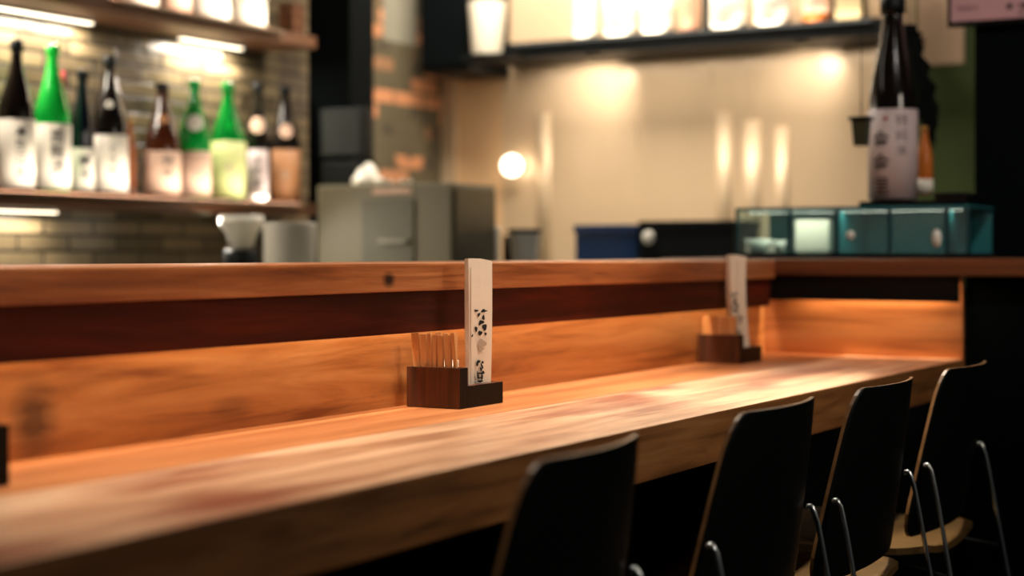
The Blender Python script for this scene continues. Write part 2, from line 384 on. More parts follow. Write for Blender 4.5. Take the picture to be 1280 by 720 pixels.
BL = [  # brush marks of the sleeve, (x, y) in px of the photo about the sleeve, half sizes and turn
    (591.5, 383.6, 2.3, 1.2, 0.0), (601, 384, 2.4, 1.7, 0.3), (604.5, 384, 1.6, 0.7, 0.0), (595, 388.6, 1.3, 2.3, -0.6), (601.2, 392.2, 1.4, 2.6, 0.1),
    (597.2, 398.6, 1.6, 3.0, -0.5), (600.0, 398.0, 1.8, 1.6, 0.4), (602.8, 404.0, 2.4, 3.3, 0.1), (591.3, 406.3, 1.4, 2.9, 0.1), (596.8, 411.3, 2.2, 2.5, -0.3), (604, 412.4, 1.2, 1.7, 0.3),
    (594.3, 446.8, 2.4, 1.6, 0.7), (592.8, 449.6, 1.2, 2.1, 0.1), (600, 447.4, 1.2, 1.4, 0), (599.3, 452.2, 0.9, 3.2, 0.35), (598.0, 456.0, 1.0, 2.4, 0.2), (600.6, 460.0, 1.7, 1.7, 0.2),
    (593.6, 463.3, 1.0, 4.3, 0.15), (599.2, 464.6, 1.0, 4.2, 0.0), (596.4, 460.8, 2.6, 0.8, 0), (596.4, 466.2, 2.2, 0.7, 0), (596.6, 470.5, 3.2, 1.1, 0), (586.3, 414.2, 0.7, 1.7, -0.4)]
def brush(bm, sx, items, y):
    for (px, py, a, b_, r) in items:
        a *= 1.3; b_ *= 1.18
        c = Vector(((px - 598) * sx, y, (476.5 - py) * sx)); n = 14
        vs = []
        for k in range(n):
            t = 2 * PI * k / n; w = 1 + 0.16 * math.sin(3 * t + px)
            ex, ez = a * math.cos(t) * w, b_ * math.sin(t) * w
            vs.append(bm.verts.new(c + Vector(((ex * math.cos(r) - ez * math.sin(r)) * sx, 0, (ex * math.sin(r) + ez * math.cos(r)) * sx))))
        bm.faces.new(vs)
HW = 0.024; HD = 0.098; HH = 0.063; LW = 0.110
def make_holder(label, loc, flip=False):
    t = thing('chopstick_holder', label, 'holder', loc)
    # hollow box: four sides and a floor; the sleeve tray beside it
    s = -1 if flip else 1
    bm = bmesh.new(); e = 0.004
    def bb(a, b_, c, d, z0, z1, bev=0.0012): box(bm, min(a * s, b_ * s), max(a * s, b_ * s), c, d, z0, z1, bev=bev)
    bb(0, e, 0, HD, 0, HH); bb(HW - e, HW, 0, HD, 0, HH); bb(e, HW - e, 0, e, 0, HH); bb(e, HW - e, HD - e, HD, 0, HH); bb(e, HW - e, e, HD - e, 0, 0.008)
    o = obj('stick_box', bm, [W_HOLD, W_HEND], t)
    for p in o.data.polygons:
        if p.normal.y < -0.8: p.material_index = 1
    bm = bmesh.new()
    bb(HW, HW + LW, 0.0, 0.014, 0, 0.034); bb(HW, HW + LW, 0.034, HD, 0, 0.034); bb(HW, HW + LW, 0.014, 0.034, 0, 0.028); bb(HW + LW - 0.005, HW + LW, 0.014, 0.034, 0.028, 0.034)
    o = obj('sleeve_tray', bm, [W_HOLD, W_HEND], t)
    for p in o.data.polygons:
        if p.normal.y < -0.8: p.material_index = 1
    return t
H1 = (2.218, 1.338); H2 = (3.42, 1.355)
make_holder('dark wooden chopstick holder in sharp focus, middle of the three on the counter', (H1[0], H1[1], ZT + 0.0005))
make_holder('dark wooden chopstick holder near the far end of the counter', (H2[0], H2[1], ZT + 0.0005))
make_holder('dark holder cut off by the left border of the photo', (1.262, 1.306, ZT + 0.0005), flip=True)
def sleeve(label, loc, rz, h, bow, lean, blur_marks=True):
    bm = bmesh.new(); pouch(bm, 0.0415, 0.018, h, lean, bow)
    o = obj('paper_sleeve', bm, M_PAPER, None, loc, (0, 0, rz)); tag(o, label, 'paper sleeve')
    sx = h / 157.0
    bm = bmesh.new(); brush(bm, sx, BL, -0.0106)
    m = obj('lettering', bm, M_INK, o)
    bm = bmesh.new(); brush(bm, sx, [(599, 424, 4.6, 4.2, 0), (598, 431, 2.6, 2.6, 0)], -0.0104); obj('seal_mark', bm, M_INKL, o)
    bm = bmesh.new(); box(bm, -0.0178, -0.0170, -0.0102, -0.0094, 0.02 * h, 0.93 * h); obj('fold_line', bm, M_INKL, o)
    for c in (m, o.children[1], o.children[2]):
        for v in c.data.vertices:
            s_ = v.co.z / h; v.co.x += lean * s_ + bow * math.sin(PI * s_)
    return o
SX1 = XatY(598, H1[1] + 0.024)
sleeve('tall folded paper sleeve with black brush lettering in the sharp middle holder', (SX1, H1[1] + 0.024, ZT + 0.0295), math.radians(-36), 0.203, 0.0, 0.0)
SX2 = XatY(924, H2[1] + 0.024)
sleeve('tall bowed paper sleeve in the holder near the far end of the counter', (SX2 + 0.012, H2[1] + 0.024, ZT + 0.0295), math.radians(-34), 0.208, -0.007, -0.012)

def make_stick():
    bm = bmesh.new(); box(bm, -0.0024, 0.0024, -0.0036, 0.0036, 0, 0.106, bev=0.0006)
    for v in bm.verts:
        if v.co.z < 0.02: v.co.x *= 0.7; v.co.y *= 0.7
    return obj('wooden_chopstick', bm, W_STICK)
stick = None
def sticks(hx, hy, n, where, flip=1, zs=1.0):
    global stick
    for i in range(n):
        r = random.Random(i * 7 + int(hx * 100))
        px = hx + 0.012 + 0.003 * math.sin(i * 2.1); py = hy + 0.009 + 0.078 * (i + 0.5) / n
        rot = (-0.05 + r.uniform(-0.02, 0.02), r.uniform(-0.035, 0.035), r.uniform(-0.35, 0.35))
        if stick is None:
            stick = make_stick(); o = stick
        else:
            o = stick.copy(); C.objects.link(o)
        o.location = (px, py, ZT + 0.0105); o.rotation_euler = rot
        o.scale = (1, 1, zs * r.uniform(0.97, 1.02))
        tag(o, 'thin pale wooden chopstick standing in the %s' % where, 'chopstick', 'chopsticks in the %s' % where)
sticks(H1[0], H1[1], 16, 'sharp middle holder')
sticks(H2[0], H2[1], 12, 'holder near the far end', zs=0.88)
bm = bmesh.new(); box(bm, -0.018, 0.018, -0.022, 0.022, 0, 0.030, bev=0.003)
for v in bm.verts: v.co.z += 0.006 * math.sin(v.co.x * 80)
o = obj('paper_packet', bm, M_PAPER, None, (H1[0] + 0.045, H1[1] + 0.060, ZT + 0.036), (0, 0, 0.2))
tag(o, 'small white paper packet packed behind the chopsticks in the sharp holder', 'paper')

# ------------------------------------------------------------------ chairs
def make_chair(label):
    t = thing('bar_chair', label, 'chair', group=None)
    # curved ply backrest: y as a function of x and height, leaning back (towards -Y)
    n, m, th = 26, 16, 0.0055
    Z0, Z1 = 0.485, 0.778
    def outline(s):   # half width at height fraction s
        return 0.152 + 0.062 * (1 - s) ** 0.8
    def P(a, s, off):
        hw = outline(s); cr = 0.035 / (Z1 - Z0)
        x = a * hw
        zt = s
        y = 0.046 - 0.054 * s + 0.026 * (a * a) - 0.020
        return Vector((x, y + off, Z0 + (Z1 - Z0) * zt))
    def corner(a, s):  # round the top and bottom corners of the outline
        r = 0.20
        for (lo, sg) in ((1 - r, 1), (r, -1)):
            if (sg > 0 and s > lo) or (sg < 0 and s < lo):
                k = (s - lo) / r if sg > 0 else (lo - s) / r
                hwf = 1 - 0.15 * (1 - math.sqrt(max(0, 1 - k * k)))
                return a * hwf
        return a
    bm = bmesh.new()
    F_, B_ = [], []
    for j in range(m + 1):
        s = j / m
        s = 0.5 - 0.5 * math.cos(PI * s)
        F_.append([bm.verts.new(P(corner(-1 + 2 * i / n, s), s, th)) for i in range(n + 1)])
        B_.append([bm.verts.new(P(corner(-1 + 2 * i / n, s), s, 0)) for i in range(n + 1)])
    for j in range(m):
        for i in range(n):
            f = bm.faces.new((F_[j][i], F_[j][i + 1], F_[j + 1][i + 1], F_[j + 1][i])); f.material_index = 1; f.smooth = True
            f = bm.faces.new((B_[j][i], B_[j + 1][i], B_[j + 1][i + 1], B_[j][i + 1])); f.material_index = 0; f.smooth = True
    def rim(a, b_, c, d):
        f = bm.faces.new((a, b_, c, d)); f.material_index = 2
    for j in range(m):
        rim(F_[j][0], F_[j + 1][0], B_[j + 1][0], B_[j][0]); rim(F_[j][n], B_[j][n], B_[j + 1][n], F_[j + 1][n])
    for i in range(n):
        rim(F_[m][i], F_[m][i + 1], B_[m][i + 1], B_[m][i]); rim(F_[0][i], B_[0][i], B_[0][i + 1], F_[0][i + 1])
    obj('backrest', bm, [M_SEATBACK, M_SEATBACK, W_PLY], t)
    # seat: dished ply with waterfall front
    bm = bmesh.new(); n, m = 18, 18; T, U = [], []
    for j in range(m + 1):
        v = j / m
        hw = 0.195 + 0.015 * math.sin(PI * v)
        e = 1 - 0.22 * max(0, (abs(v - 0.5) - 0.38) / 0.12) ** 2
        T.append([]); U.append([])
        for i in range(n + 1):
            a = -1 + 2 * i / n
            z = 0.452 + 0.016 * a * a - 0.03 * max(0, v - 0.8) / 0.2 * max(0, v - 0.8) / 0.2 - 0.006 * math.sin(PI * v)
            p = Vector((a * hw * e, 0.022 + 0.40 * v, z))
            T[-1].append(bm.verts.new(p)); U[-1].append(bm.verts.new(p - Vector((0, 0, 0.012))))
    for j in range(m):
        for i in range(n):
            f = bm.faces.new((T[j][i], T[j][i + 1], T[j + 1][i + 1], T[j + 1][i])); f.smooth = True
            f = bm.faces.new((U[j][i], U[j + 1][i], U[j + 1][i + 1], U[j][i + 1])); f.smooth = True
        bm.faces.new((T[j][0], T[j + 1][0], U[j + 1][0], U[j][0])); bm.faces.new((T[j][n], U[j][n], U[j + 1][n], T[j + 1][n]))
    for i in range(n):
        bm.faces.new((T[0][i], U[0][i], U[0][i + 1], T[0][i + 1])); bm.faces.new((T[m][i], T[m][i + 1], U[m][i + 1], U[m][i]))
    obj('seat', bm, W_SEAT, t)
    for sx in (-1, 1):   # rear uprights carry the backrest, then run down to the floor as legs
        bm = bmesh.new()
        tube(bm, smooth_path([(sx * 0.186, 0.022, 0.612), (sx * 0.187, 0.006, 0.592), (sx * 0.190, -0.030, 0.40), (sx * 0.200, -0.105, 0.0)]), 0.0042)
        obj('leg', bm, M_CHROME, t)
        bm = bmesh.new()
        tube(bm, [(sx * 0.150, 0.36, 0.436), (sx * 0.165, 0.385, 0.25), (sx * 0.19, 0.42, 0.0)], 0.005)
        obj('leg', bm, M_CHROME, t)
    bm = bmesh.new(); tube(bm, [(-0.186, -0.020, 0.42), (-0.16, 0.10, 0.438), (-0.150, 0.36, 0.436), (0.150, 0.36, 0.436), (0.16, 0.10, 0.438), (0.186, -0.020, 0.42)], 0.006)
    obj('seat_frame', bm, M_BLACK, t)
    return t
GC = 'black backed chairs along the counter'
ch = make_chair('black backed chair closest to the camera, blurred, its rounded back nearest')
ch.location = (1.585, 0.80, 0); ch.rotation_euler = (0, 0, 0.08); ch['group'] = GC
for (x, y, rz, lb) in ((2.150, 0.80, 0.0, 'black backed chair second from the camera, its steel edge rod visible'),
                       (2.600, 0.787, 0.0, 'black backed chair third from the camera, third along the counter edge'),
                       (3.085, 0.785, 0.0, 'black backed chair at the far end of the counter, above a golden seat')):
    dup(ch, (x, y, 0), (0, 0, rz), lb)

# ------------------------------------------------------------------ room
YW, XW = 3.49, 5.66
bm = bmesh.new(); box(bm, -1.6, 6.2, -2.4, YW + 0.1, -0.05, 0.0); struct('floor', bm, M_FLOOR, 'dark floor under the counter and chairs')
bm = bmesh.new(); box(bm, -1.6, 6.2, -2.4, YW + 0.1, 2.7, 2.75); struct('ceiling', bm, M_CEIL, 'dark ceiling above the bar')
bm = bmesh.new(); box(bm, -1.6, 4.98, YW, YW + 0.1, 0, 2.7); struct('wall_left', bm, M_TILE, 'olive glazed tile wall behind the sake shelves')
bm = bmesh.new(); box(bm, 4.98, XW + 0.1, YW, YW + 0.1, 0, 2.7); struct('wall_corner', bm, M_BRICK, 'mixed orange and grey brick wall beside the black post')
bm = bmesh.new(); box(bm, XW, XW + 0.1, YatX(1142, XW), YatX(628, XW), 0, 2.7); struct('wall_back', bm, M_CREAM, 'cream brushed wall behind the kitchen')
bm = bmesh.new(); box(bm, XW, XW + 0.1, YatX(628, XW), YatX(572, XW), 0, 2.7, bev=0.003); struct('wall_side', bm, M_TANPANEL, 'tan wall panel left of the cream wall')
bm = bmesh.new(); box(bm, XW - 0.02, XW + 0.1, YatX(572, XW), YW, 0, 2.7, bev=0.003)
struct('trim_1', bm, M_CREAM, 'pale upright edge trim between brick and tan panel')
bm = bmesh.new(); box(bm, XW, XW + 0.1, -2.4, YatX(1142, XW), 0, 2.7); struct('wall_end', bm, M_GREENWALL, 'green glazed wall panel at the right')
XPW = 4.36
bm = bmesh.new(); box(bm, XPW, XPW + 0.08, -2.4, YatX(1218, XPW), 0, 2.7, bev=0.002); struct('wall_right', bm, M_DARKWALL, 'black partition rising behind the far ledge at right')
for k, (cx, w) in enumerate(((680, 0.030), (905, 0.030), (940, 0.034), (977, 0.026))):   # rounded ribs added as upright reflection streaks on the cladding
    yc_ = YatX(cx, XW); bm = bmesh.new(); n = 14; lo, hi = [], []
    for j in range(n + 1):
        a = PI * j / n
        p = (XW + 0.001 - 0.016 * math.sin(a), yc_ + w * math.cos(a))
        lo.append(bm.verts.new((p[0], p[1], 0.8805))); hi.append(bm.verts.new((p[0], p[1], 1.52 - 0.03 * k)))
    for j in range(n):
        f = bm.faces.new((lo[j], lo[j + 1], hi[j + 1], hi[j])); f.smooth = True
    bm.faces.new(hi); bm.faces.new(list(reversed(lo)))
    struct('trim_%d' % (3 + k), bm, M_STREAK, 'rounded upright cover strip on the cream wall')
# black post
bm = bmesh.new(); box(bm, 4.60, 4.74, YatX(460, 4.705) - 0.0, YatX(385, 4.60), 0, 2.7, bev=0.002); struct('trim_2', bm, M_DARKWALL, 'black square post between tile wall and brick wall')

# kitchen worktop along the left wall and across the back
wt = thing('kitchen_worktop', 'dark kitchen worktop along the tiled wall, mostly hidden by the ledge', 'worktop', (0, 0, 0.84))
bx('top_slab', M_STEEL, (-0.6, XW - 0.01, 2.52, YW - 0.005, 0, 0.04), wt)
bx('base_cabinet', M_BLACK, (-0.6, XW - 0.01, 2.58, YW - 0.005, -0.84, 0), wt)
w2 = thing('kitchen_worktop', 'dark kitchen worktop under the cream wall, behind the far ledge', 'worktop', (0, 0, 0.84))
bx('top_slab', M_STEEL, (4.75, XW - 0.01, 1.25, 2.515, 0, 0.04), w2)
bx('base_cabinet', M_BLACK, (4.81, XW - 0.01, 1.25, 2.515, -0.84, 0), w2)
ZK = 0.8805

# shelves on the tiled wall
def shelf(z0, z1, label, y0=3.28, x1=4.52):
    bm = bmesh.new(); box(bm, -0.6, x1, 0, YW - 0.002 - y0, 0, z1 - z0, bev=0.003)
    return tag(obj('wall_shelf', bm, W_SHELF, None, (0, y0, z0)), label, 'shelf')
ZS = 1.146; ZU = 1.697
shelf(1.106, ZS, 'brown wooden shelf carrying the row of tall sake bottles')
shelf(1.657, ZU, 'upper brown wooden shelf with white bottles, lamps beneath it')

# ------------------------------------------------------------------ bottles
def bottle(name, label, cat, X, Y, z, R, H, glass, cap_m=None, lab=None, neck=0.30, sh=0.50, capn=0.06, group=None,
           text=None, tcol=None, tsize=0.024, toff=0.0, tz=None, medal=None, label_w=100, tspace=1.05, second=None):
    """tall sake bottle; z base height, R radius, H height. lab=(z0,z1,material) as heights on the bottle"""
    bm = bmesh.new(); rn = R * neck
    prof = [(0, 0.004), (R * 0.7, 0.0), (R * 0.95, 0.004), (R, 0.014), (R, H * sh)]
    for k in range(1, 13):
        t = k / 12; s = 0.62 * t + 0.38 * (0.5 - 0.5 * math.cos(PI * t))
        prof.append((R + (rn * 1.05 - R) * s, H * (sh + (0.87 - sh) * t)))
    prof += [(rn, H * 0.91), (rn, H * (0.972 - 0.5 * capn)), (rn * 1.16, H * (0.974 - 0.5 * capn)), (rn * 1.16, H * 0.985), (0, H * 0.985)]
    lathe(bm, prof, 40)
    o = obj(name, bm, glass, None, (X, Y, z)); tag(o, label, cat, group)
    if cap_m is not None:
        bm = bmesh.new(); h0 = H * (0.985 - capn)
        lathe(bm, [(rn * 1.17, h0), (rn * 1.26, h0 + 0.001), (rn * 1.26, H - 0.002), (rn * 1.1, H), (0, H)], 28); obj('cap', bm, cap_m, o)
    a0 = math.atan2(-Y, -X)
    if lab:
        z0, z1, lm = lab[:3]; w = math.radians(label_w) ; bm = bmesh.new(); Rl = R + 0.0008
        lathe(bm, [(R - 0.0005, z0), (Rl, z0 + 0.0003), (Rl, z1 - 0.0003), (R - 0.0005, z1)], 36, a0=a0 - w, a1=a0 + w)
        l = obj('label', bm, lm, o)
        if text:
            bm = text_bm(text, tsize, tspace, bold=0.0005); bend(bm, Rl + 0.0006, a0 + toff / R, (z0 + z1) / 2 if tz is None else tz)
            obj('lettering', bm, tcol or M_INK, l)
        if second:
            tx, sz, off, zz, cm = second
            bm = text_bm(tx, sz); bend(bm, Rl + 0.0006, a0 + off / R, zz); obj('lettering', bm, cm, l)
    if medal:
        zm, rm, mm, off = medal
        # a round neck label pressed onto the shoulder
        bm = bmesh.new(); n = 24
        def rad(zz):
            for (r0, q0), (r1, q1) in zip(prof[3:], prof[4:]):
                if q0 <= zz <= q1 and q1 > q0: return r0 + (r1 - r0) * (zz - q0) / (q1 - q0)
            return R
        a1 = a0 + off
        cen = None; rings = []
        for j in range(0, 5):
            ring = []
            for k in range(n):
                dx, dz = rm * j / 4 * math.cos(2 * PI * k / n), rm * j / 4 * math.sin(2 * PI * k / n)
                rr = rad(zm + dz) + 0.0012; a = a1 + dx / rr
                ring.append((rr * math.cos(a), rr * math.sin(a), zm + dz))
            rings.append(ring)
        cv = bm.verts.new(rings[0][0]); vr = [[bm.verts.new(p) for p in r] for r in rings[1:]]
        for k in range(n): bm.faces.new((cv, vr[0][k], vr[0][(k + 1) % n]))
        for A, B in zip(vr, vr[1:]):
            for k in range(n): bm.faces.new((A[k], B[k], B[(k + 1) % n], A[(k + 1) % n]))
        obj('round_label', bm, mm, o)
    return o
GB = 'sake bottles on the lower wall shelf'
YBt = 3.39
def shelf_bottle(cx, ytop, ylab, wpx, **kw):
    X = XatY(cx, YBt); d = dep(X, YBt); H = (ZC + (HZ - ytop) / F * d) - ZS
    R = wpx / F * d / 2
    zl = (ZC + (HZ - ylab) / F * d) - ZS
    lm = kw.pop('lm', None); lz0 = kw.pop('lz0', 0.012)
    name = kw.pop('name', 'sake_bottle')
    return bottle(name, kw.pop('label'), 'bottle', X, YBt + kw.pop('dy', 0), ZS + 0.0005, R, H, kw.pop('glass'), lab=(lz0, zl, lm) if lm else None, group=GB, **kw)
shelf_bottle(21, 50, 150, 45, glass=M_DKGLASS, cap_m=M_BLACK, lm=M_LABEL, label='tall black sake bottle with white label, at the left end of the shelf', text=['本', '生', '江', '水'], toff=0.012, tsize=0.034, sh=0.54, tz=0.105)
shelf_bottle(66, 56, 156, 45, glass=M_GRGLASS, cap_m=M_GRGLASS, lm=M_LABEL, label='tallest bright green sake bottle, with a white label', text=['國', '龍', '酒'], toff=0.013, tsize=0.040, sh=0.53, tz=0.112)
shelf_bottle(103, 88, 186, 29, glass=M_NAVYGLASS, cap_m=M_BLACK, lm=M_LABEL, label='slim blue black bottle squeezed between green bottle and white labelled bottle', sh=0.5, neck=0.42, text=['醸', '造'], toff=0.006, tsize=0.034, tz=0.075)
shelf_bottle(94, 89, 200, 22, glass=M_NAVYGLASS, cap_m=M_REDCAP, label='slim dark bottle with red cap, half hidden right of the bright green bottle', sh=0.5, neck=0.45, dy=0.055, capn=0.12)
shelf_bottle(137, 70, 170, 45, glass=M_DKGLASS, cap_m=M_BLACK, lm=M_LABEL, label='black sake bottle with plain white label and faint grey characters', text=['く', 'ろ', '木'], tcol=M_INKG, toff=0.010, tsize=0.028, sh=0.52, tz=0.10, medal=(0.262, 0.011, M_WHITE, 0.0))
shelf_bottle(170, 150, 200, 20, glass=M_RUST, cap_m=M_GOLD, label='short amber bottle beside the faint lettered white label bottle', sh=0.6, neck=0.45, dy=0.03, name='small_bottle')
shelf_bottle(203, 104, 190, 45, glass=M_BRGLASS, cap_m=M_BLACK, lm=M_LABELP, label='brown glass sake bottle with peach label', text=['純', '米'], toff=0.016, tsize=0.034, tcol=M_INKG, medal=(0.235, 0.014, M_LABELT, 0.1), sh=0.50, tz=0.09)
shelf_bottle(243, 100, 190, 41, glass=M_GRGLASS2, cap_m=M_GRGLASS2, lm=M_LABELP, label='green sake bottle with round white shoulder label and peach main label', text=['吟'], toff=0.012, tsize=0.04, tcol=M_INKL, medal=(0.235, 0.026, M_WHITE, 0.05), sh=0.48)
shelf_bottle(285, 104, 178, 44, glass=M_GRGLASS2, cap_m=M_GRGLASS2, lm=M_LABELY, label='green sake bottle with yellow green label', text=['生'], toff=0.004, tsize=0.04, tcol=M_INKL, medal=(0.235, 0.012, M_GRGLASS, 0.1), sh=0.50)
shelf_bottle(322, 104, 188, 36, glass=M_DKGLASS, cap_m=M_BLACK, lm=M_LABELM, label_w=44, label='black sake bottle with round pink medal and narrow mauve label', text=['大', '吟', '醸'], tsize=0.036, tcol=M_INKG, medal=(0.248, 0.026, M_LABELP, 0.0), sh=0.48, lz0=0.02)
shelf_bottle(356, 108, 188, 38, glass=M_DKGLASS, cap_m=M_BLACK, lm=M_LABELT, label='black sake bottle with tan label, at the right end of the shelf', medal=(0.238, 0.023, M_LABELP, 0.1), sh=0.48, text=['山'], tsize=0.03, tcol=M_INKL)
# white dish in front of the narrow labelled bottle
X = XatY(322, 3.31)
bm = bmesh.new(); lathe(bm, [(0, 0), (0.022, 0), (0.036, 0.016), (0.037, 0.018), (0.034, 0.018), (0.02, 0.005), (0, 0.004)], 28)
tag(obj('sake_cup', bm, M_WHITE, None, (X, 3.312, ZS + 0.0005)), 'small white dish on the shelf edge before the mauve labelled bottle', 'dish')

# upper shelf, cut by the top of the frame
GU = 'white bottles on the upper wall shelf'
for (cx, w, m, lb) in ((176, 44, M_FROST, 'white bottle on the upper shelf, leftmost of the white row'), (222, 34, M_PINKG, 'pinkish bottle on the upper shelf among white ones'),
                       (264, 47, M_FROST, 'white bottle on the upper shelf, right of the pinkish bottle'), (311, 44, M_FROST, 'white bottle on the upper shelf, rightmost of the white row')):
    X = XatY(cx, 3.37); d = dep(X, 3.37)
    bottle('white_bottle', lb, 'bottle', X, 3.37, ZU + 0.0005, w / F * d / 2, 0.32, m, M_GOLD, group=GU, sh=0.55, neck=0.35, lab=(0.02, 0.15, M_LABEL if m is M_FROST else M_LABELP), label_w=80)
X = XatY(374, 3.36)
bt = bx('wooden_box', W_SHELF, (-0.03, 0.03, -0.03, 0.03, 0, 0.11), None, (X - 0.03, 3.37, ZU + 0.0005)); tag(bt, 'small brown wooden box at the right end of the upper shelf', 'box')

# ------------------------------------------------------------------ lamps under the shelves
def shelf_lamp(x0, x1, z, y, label):
    t = thing('shelf_lamp', label, 'lamp', (x0, y, z))
    bx('housing', M_STEEL, (0, x1 - x0, -0.012, 0.012, -0.008, 0), t, bev=0.001)
    bx('diffuser', M_LED, (0.004, x1 - x0 - 0.004, -0.010, 0.010, -0.012, -0.008), t, bev=0.001)
    return t
def area(name, loc, sx, sy, power, col=(1, 0.72, 0.42), rot=(0, 0, 0), spread=PI):
    l = bpy.data.lights.new(name, 'AREA'); l.shape = 'RECTANGLE'; l.size = sx; l.size_y = sy; l.energy = power; l.color = col; l.spread = spread
    o = bpy.data.objects.new(name, l); C.objects.link(o); o.location = loc; o.rotation_euler = rot
    return o
def spot(name, loc, target, power, col, size=60, blend=0.6, rad=0.03):
    l = bpy.data.lights.new(name, 'SPOT'); l.energy = power; l.color = col; l.spot_size = math.radians(size); l.spot_blend = blend; l.shadow_soft_size = rad
    o = bpy.data.objects.new(name, l); C.objects.link(o); o.location = loc
    o.rotation_euler = (Vector(target) - Vector(loc)).to_track_quat('-Z', 'Y').to_euler()
    return o
WARM = (1, 0.86, 0.70); AMB = (1, 0.76, 0.47); SOFT = (1, 0.90, 0.76)
Xa, Xb = XatY(-60, 3.44), XatY(118, 3.44)
shelf_lamp(Xa, Xb, 1.6565, 3.45, 'bright lamp strip under the upper shelf above the leftmost bottles')
area('light_shelf_a', ((Xa + Xb) / 2, 3.445, 1.635), Xb - Xa, 0.03, 6.5, SOFT)
Xa, Xb = XatY(228, 3.44), XatY(305, 3.44)
shelf_lamp(Xa, Xb, 1.6565, 3.45, 'bright lamp strip under the upper shelf above the green bottles')
area('light_shelf_b', ((Xa + Xb) / 2, 3.445, 1.635), Xb - Xa, 0.03, 5.5, SOFT)
Xa, Xb = XatY(-60, 3.40), XatY(80, 3.40)
shelf_lamp(Xa, Xb, 1.1055, 3.43, 'bright lamp strip under the bottle shelf at the left')
area('light_shelf_c', ((Xa + Xb) / 2, 3.43, 1.088), Xb - Xa, 0.03, 3.2, SOFT)
# uplight set in the front of the bottle shelf
area('light_labels', ((XatY(-20, 3.28) + XatY(375, 3.28)) / 2, 3.268, ZS - 0.004), XatY(375, 3.28) - XatY(-20, 3.28), 0.016, 3.4, SOFT, rot=(math.radians(180 - 35), 0, 0), spread=math.radians(150))
bx('led_strip', M_STEEL, (XatY(-20, 3.28), XatY(375, 3.28), -0.009, 0.009, -0.012, -0.006), None, (0, 3.269, ZS), bev=0.0005)
tag(bpy.data.objects['led_strip'], 'thin light strip along the front of the sake bottle shelf', 'light')

xu0, xu1 = XatY(140, 3.28), XatY(350, 3.28)
area('light_upper_bottles', ((xu0 + xu1) / 2, 3.268, ZU - 0.004), xu1 - xu0, 0.016, 2.2, SOFT, rot=(math.radians(180 - 35), 0, 0), spread=math.radians(150))  # strip light added to brighten the upper bottles
u_ = bx('led_strip', M_STEEL, (xu0, xu1, -0.009, 0.009, -0.012, -0.006), None, (0, 3.269, ZU), bev=0.0005)
tag(u_, 'thin light strip along the front of the upper shelf, before its white bottles', 'light')
# ------------------------------------------------------------------ kitchen objects behind the ledge
XM, YM = 4.27, 2.605
mc = thing('steel_appliance', 'olive grey boxy kitchen appliance with steel side, behind the ledge', 'appliance', (XM, YM, ZK))
HM = Zat(228, XM, YM) - ZK
bx('casing', M_OLIVE, (0, 0.265, 0, 0.492, 0, HM), mc, bev=0.008)
bx('side_panel', M_STEEL, (0.012, 0.255, -0.006, 0, 0.01, HM - 0.012), mc, bev=0.003)
bx('front_door', M_OLIVED, (-0.006, 0, 0.13, 0.32, 0.03, HM - 0.045), mc, bev=0.003)
bx('handle', M_STEEL, (-0.020, -0.006, 0.15, 0.25, 0.13, 0.142), mc, bev=0.003)
bx('badge', M_LABELP, (-0.004, 0, 0.14, 0.28, HM - 0.030, HM - 0.014), mc, bev=0.001)
# dark screen unit on the post
s = thing('wall_speaker', 'dark square loudspeaker mounted on the black post', 'speaker', (4.55, 0, 0))
ya, yb = YatX(458, 4.55), YatX(402, 4.55)
za, zb = Zat(197, 4.55, ya), Zat(134, 4.55, ya)
bx('cabinet', M_BLACK, (-0.01, 0.045, ya, yb, za, zb), s, bev=0.006)
bx('grille', plain('grey_grille', rgb(30, 34, 30), rough=0.8, bump=0.6, bscale=200), (-0.014, -0.01, ya + 0.015, yb - 0.012, za + 0.012, zb - 0.012), s, bev=0.001)
# white cloths and black caddy on top of the appliance
bm = bmesh.new(); g = bmesh.new(); bmesh.ops.create_icosphere(g, subdivisions=3, radius=1)
for v in g.verts:
    k = 1 + 0.22 * math.sin(v.co.x * 5 + 1) * math.cos(v.co.y * 4) + 0.1 * math.sin(v.co.z * 9)
    v.co = Vector((v.co.x * 0.045 * k, v.co.y * 0.042 * k, max(-0.0, v.co.z * 0.062 * k)))
    
for f in g.faces: f.smooth = True
merge(bm, g)
tag(obj('folded_cloth', bm, M_WHITE, None, (XM + 0.12, YatX(460, XM + 0.12), ZK + HM + 0.0005)), 'crumpled white cloth heaped on the olive grey appliance', 'cloth')
for k, (cx, w, h) in enumerate(((481, 0.05, 0.014), (507, 0.04, 0.012))):
    Yc = YatX(cx, XM + 0.06)
    bm = bmesh.new(); lathe(bm, [(0, 0), (w * 0.35, 0), (w * 0.55, h), (w * 0.5, h), (w * 0.3, 0.003), (0, 0.003)], 24)
    tag(obj('small_dish', bm, M_WHITE, None, (XM + 0.06, Yc, ZK + HM + 0.0005)), ('small white dish beside the crumpled cloth on the appliance', 'smaller white dish at the right end of the appliance top')[k], 'dish')
Yb0, Yb1 = YatX(452, XM + 0.2), YatX(402, XM + 0.2)
tag(bx('black_box', M_BLACK, (0, 0.05, 0, Yb1 - Yb0, 0, 0.085), None, (XM + 0.2, Yb0 + 0.002, ZK + HM + 0.0005), bev=0.006), 'black box standing at the back left of the appliance top', 'box')

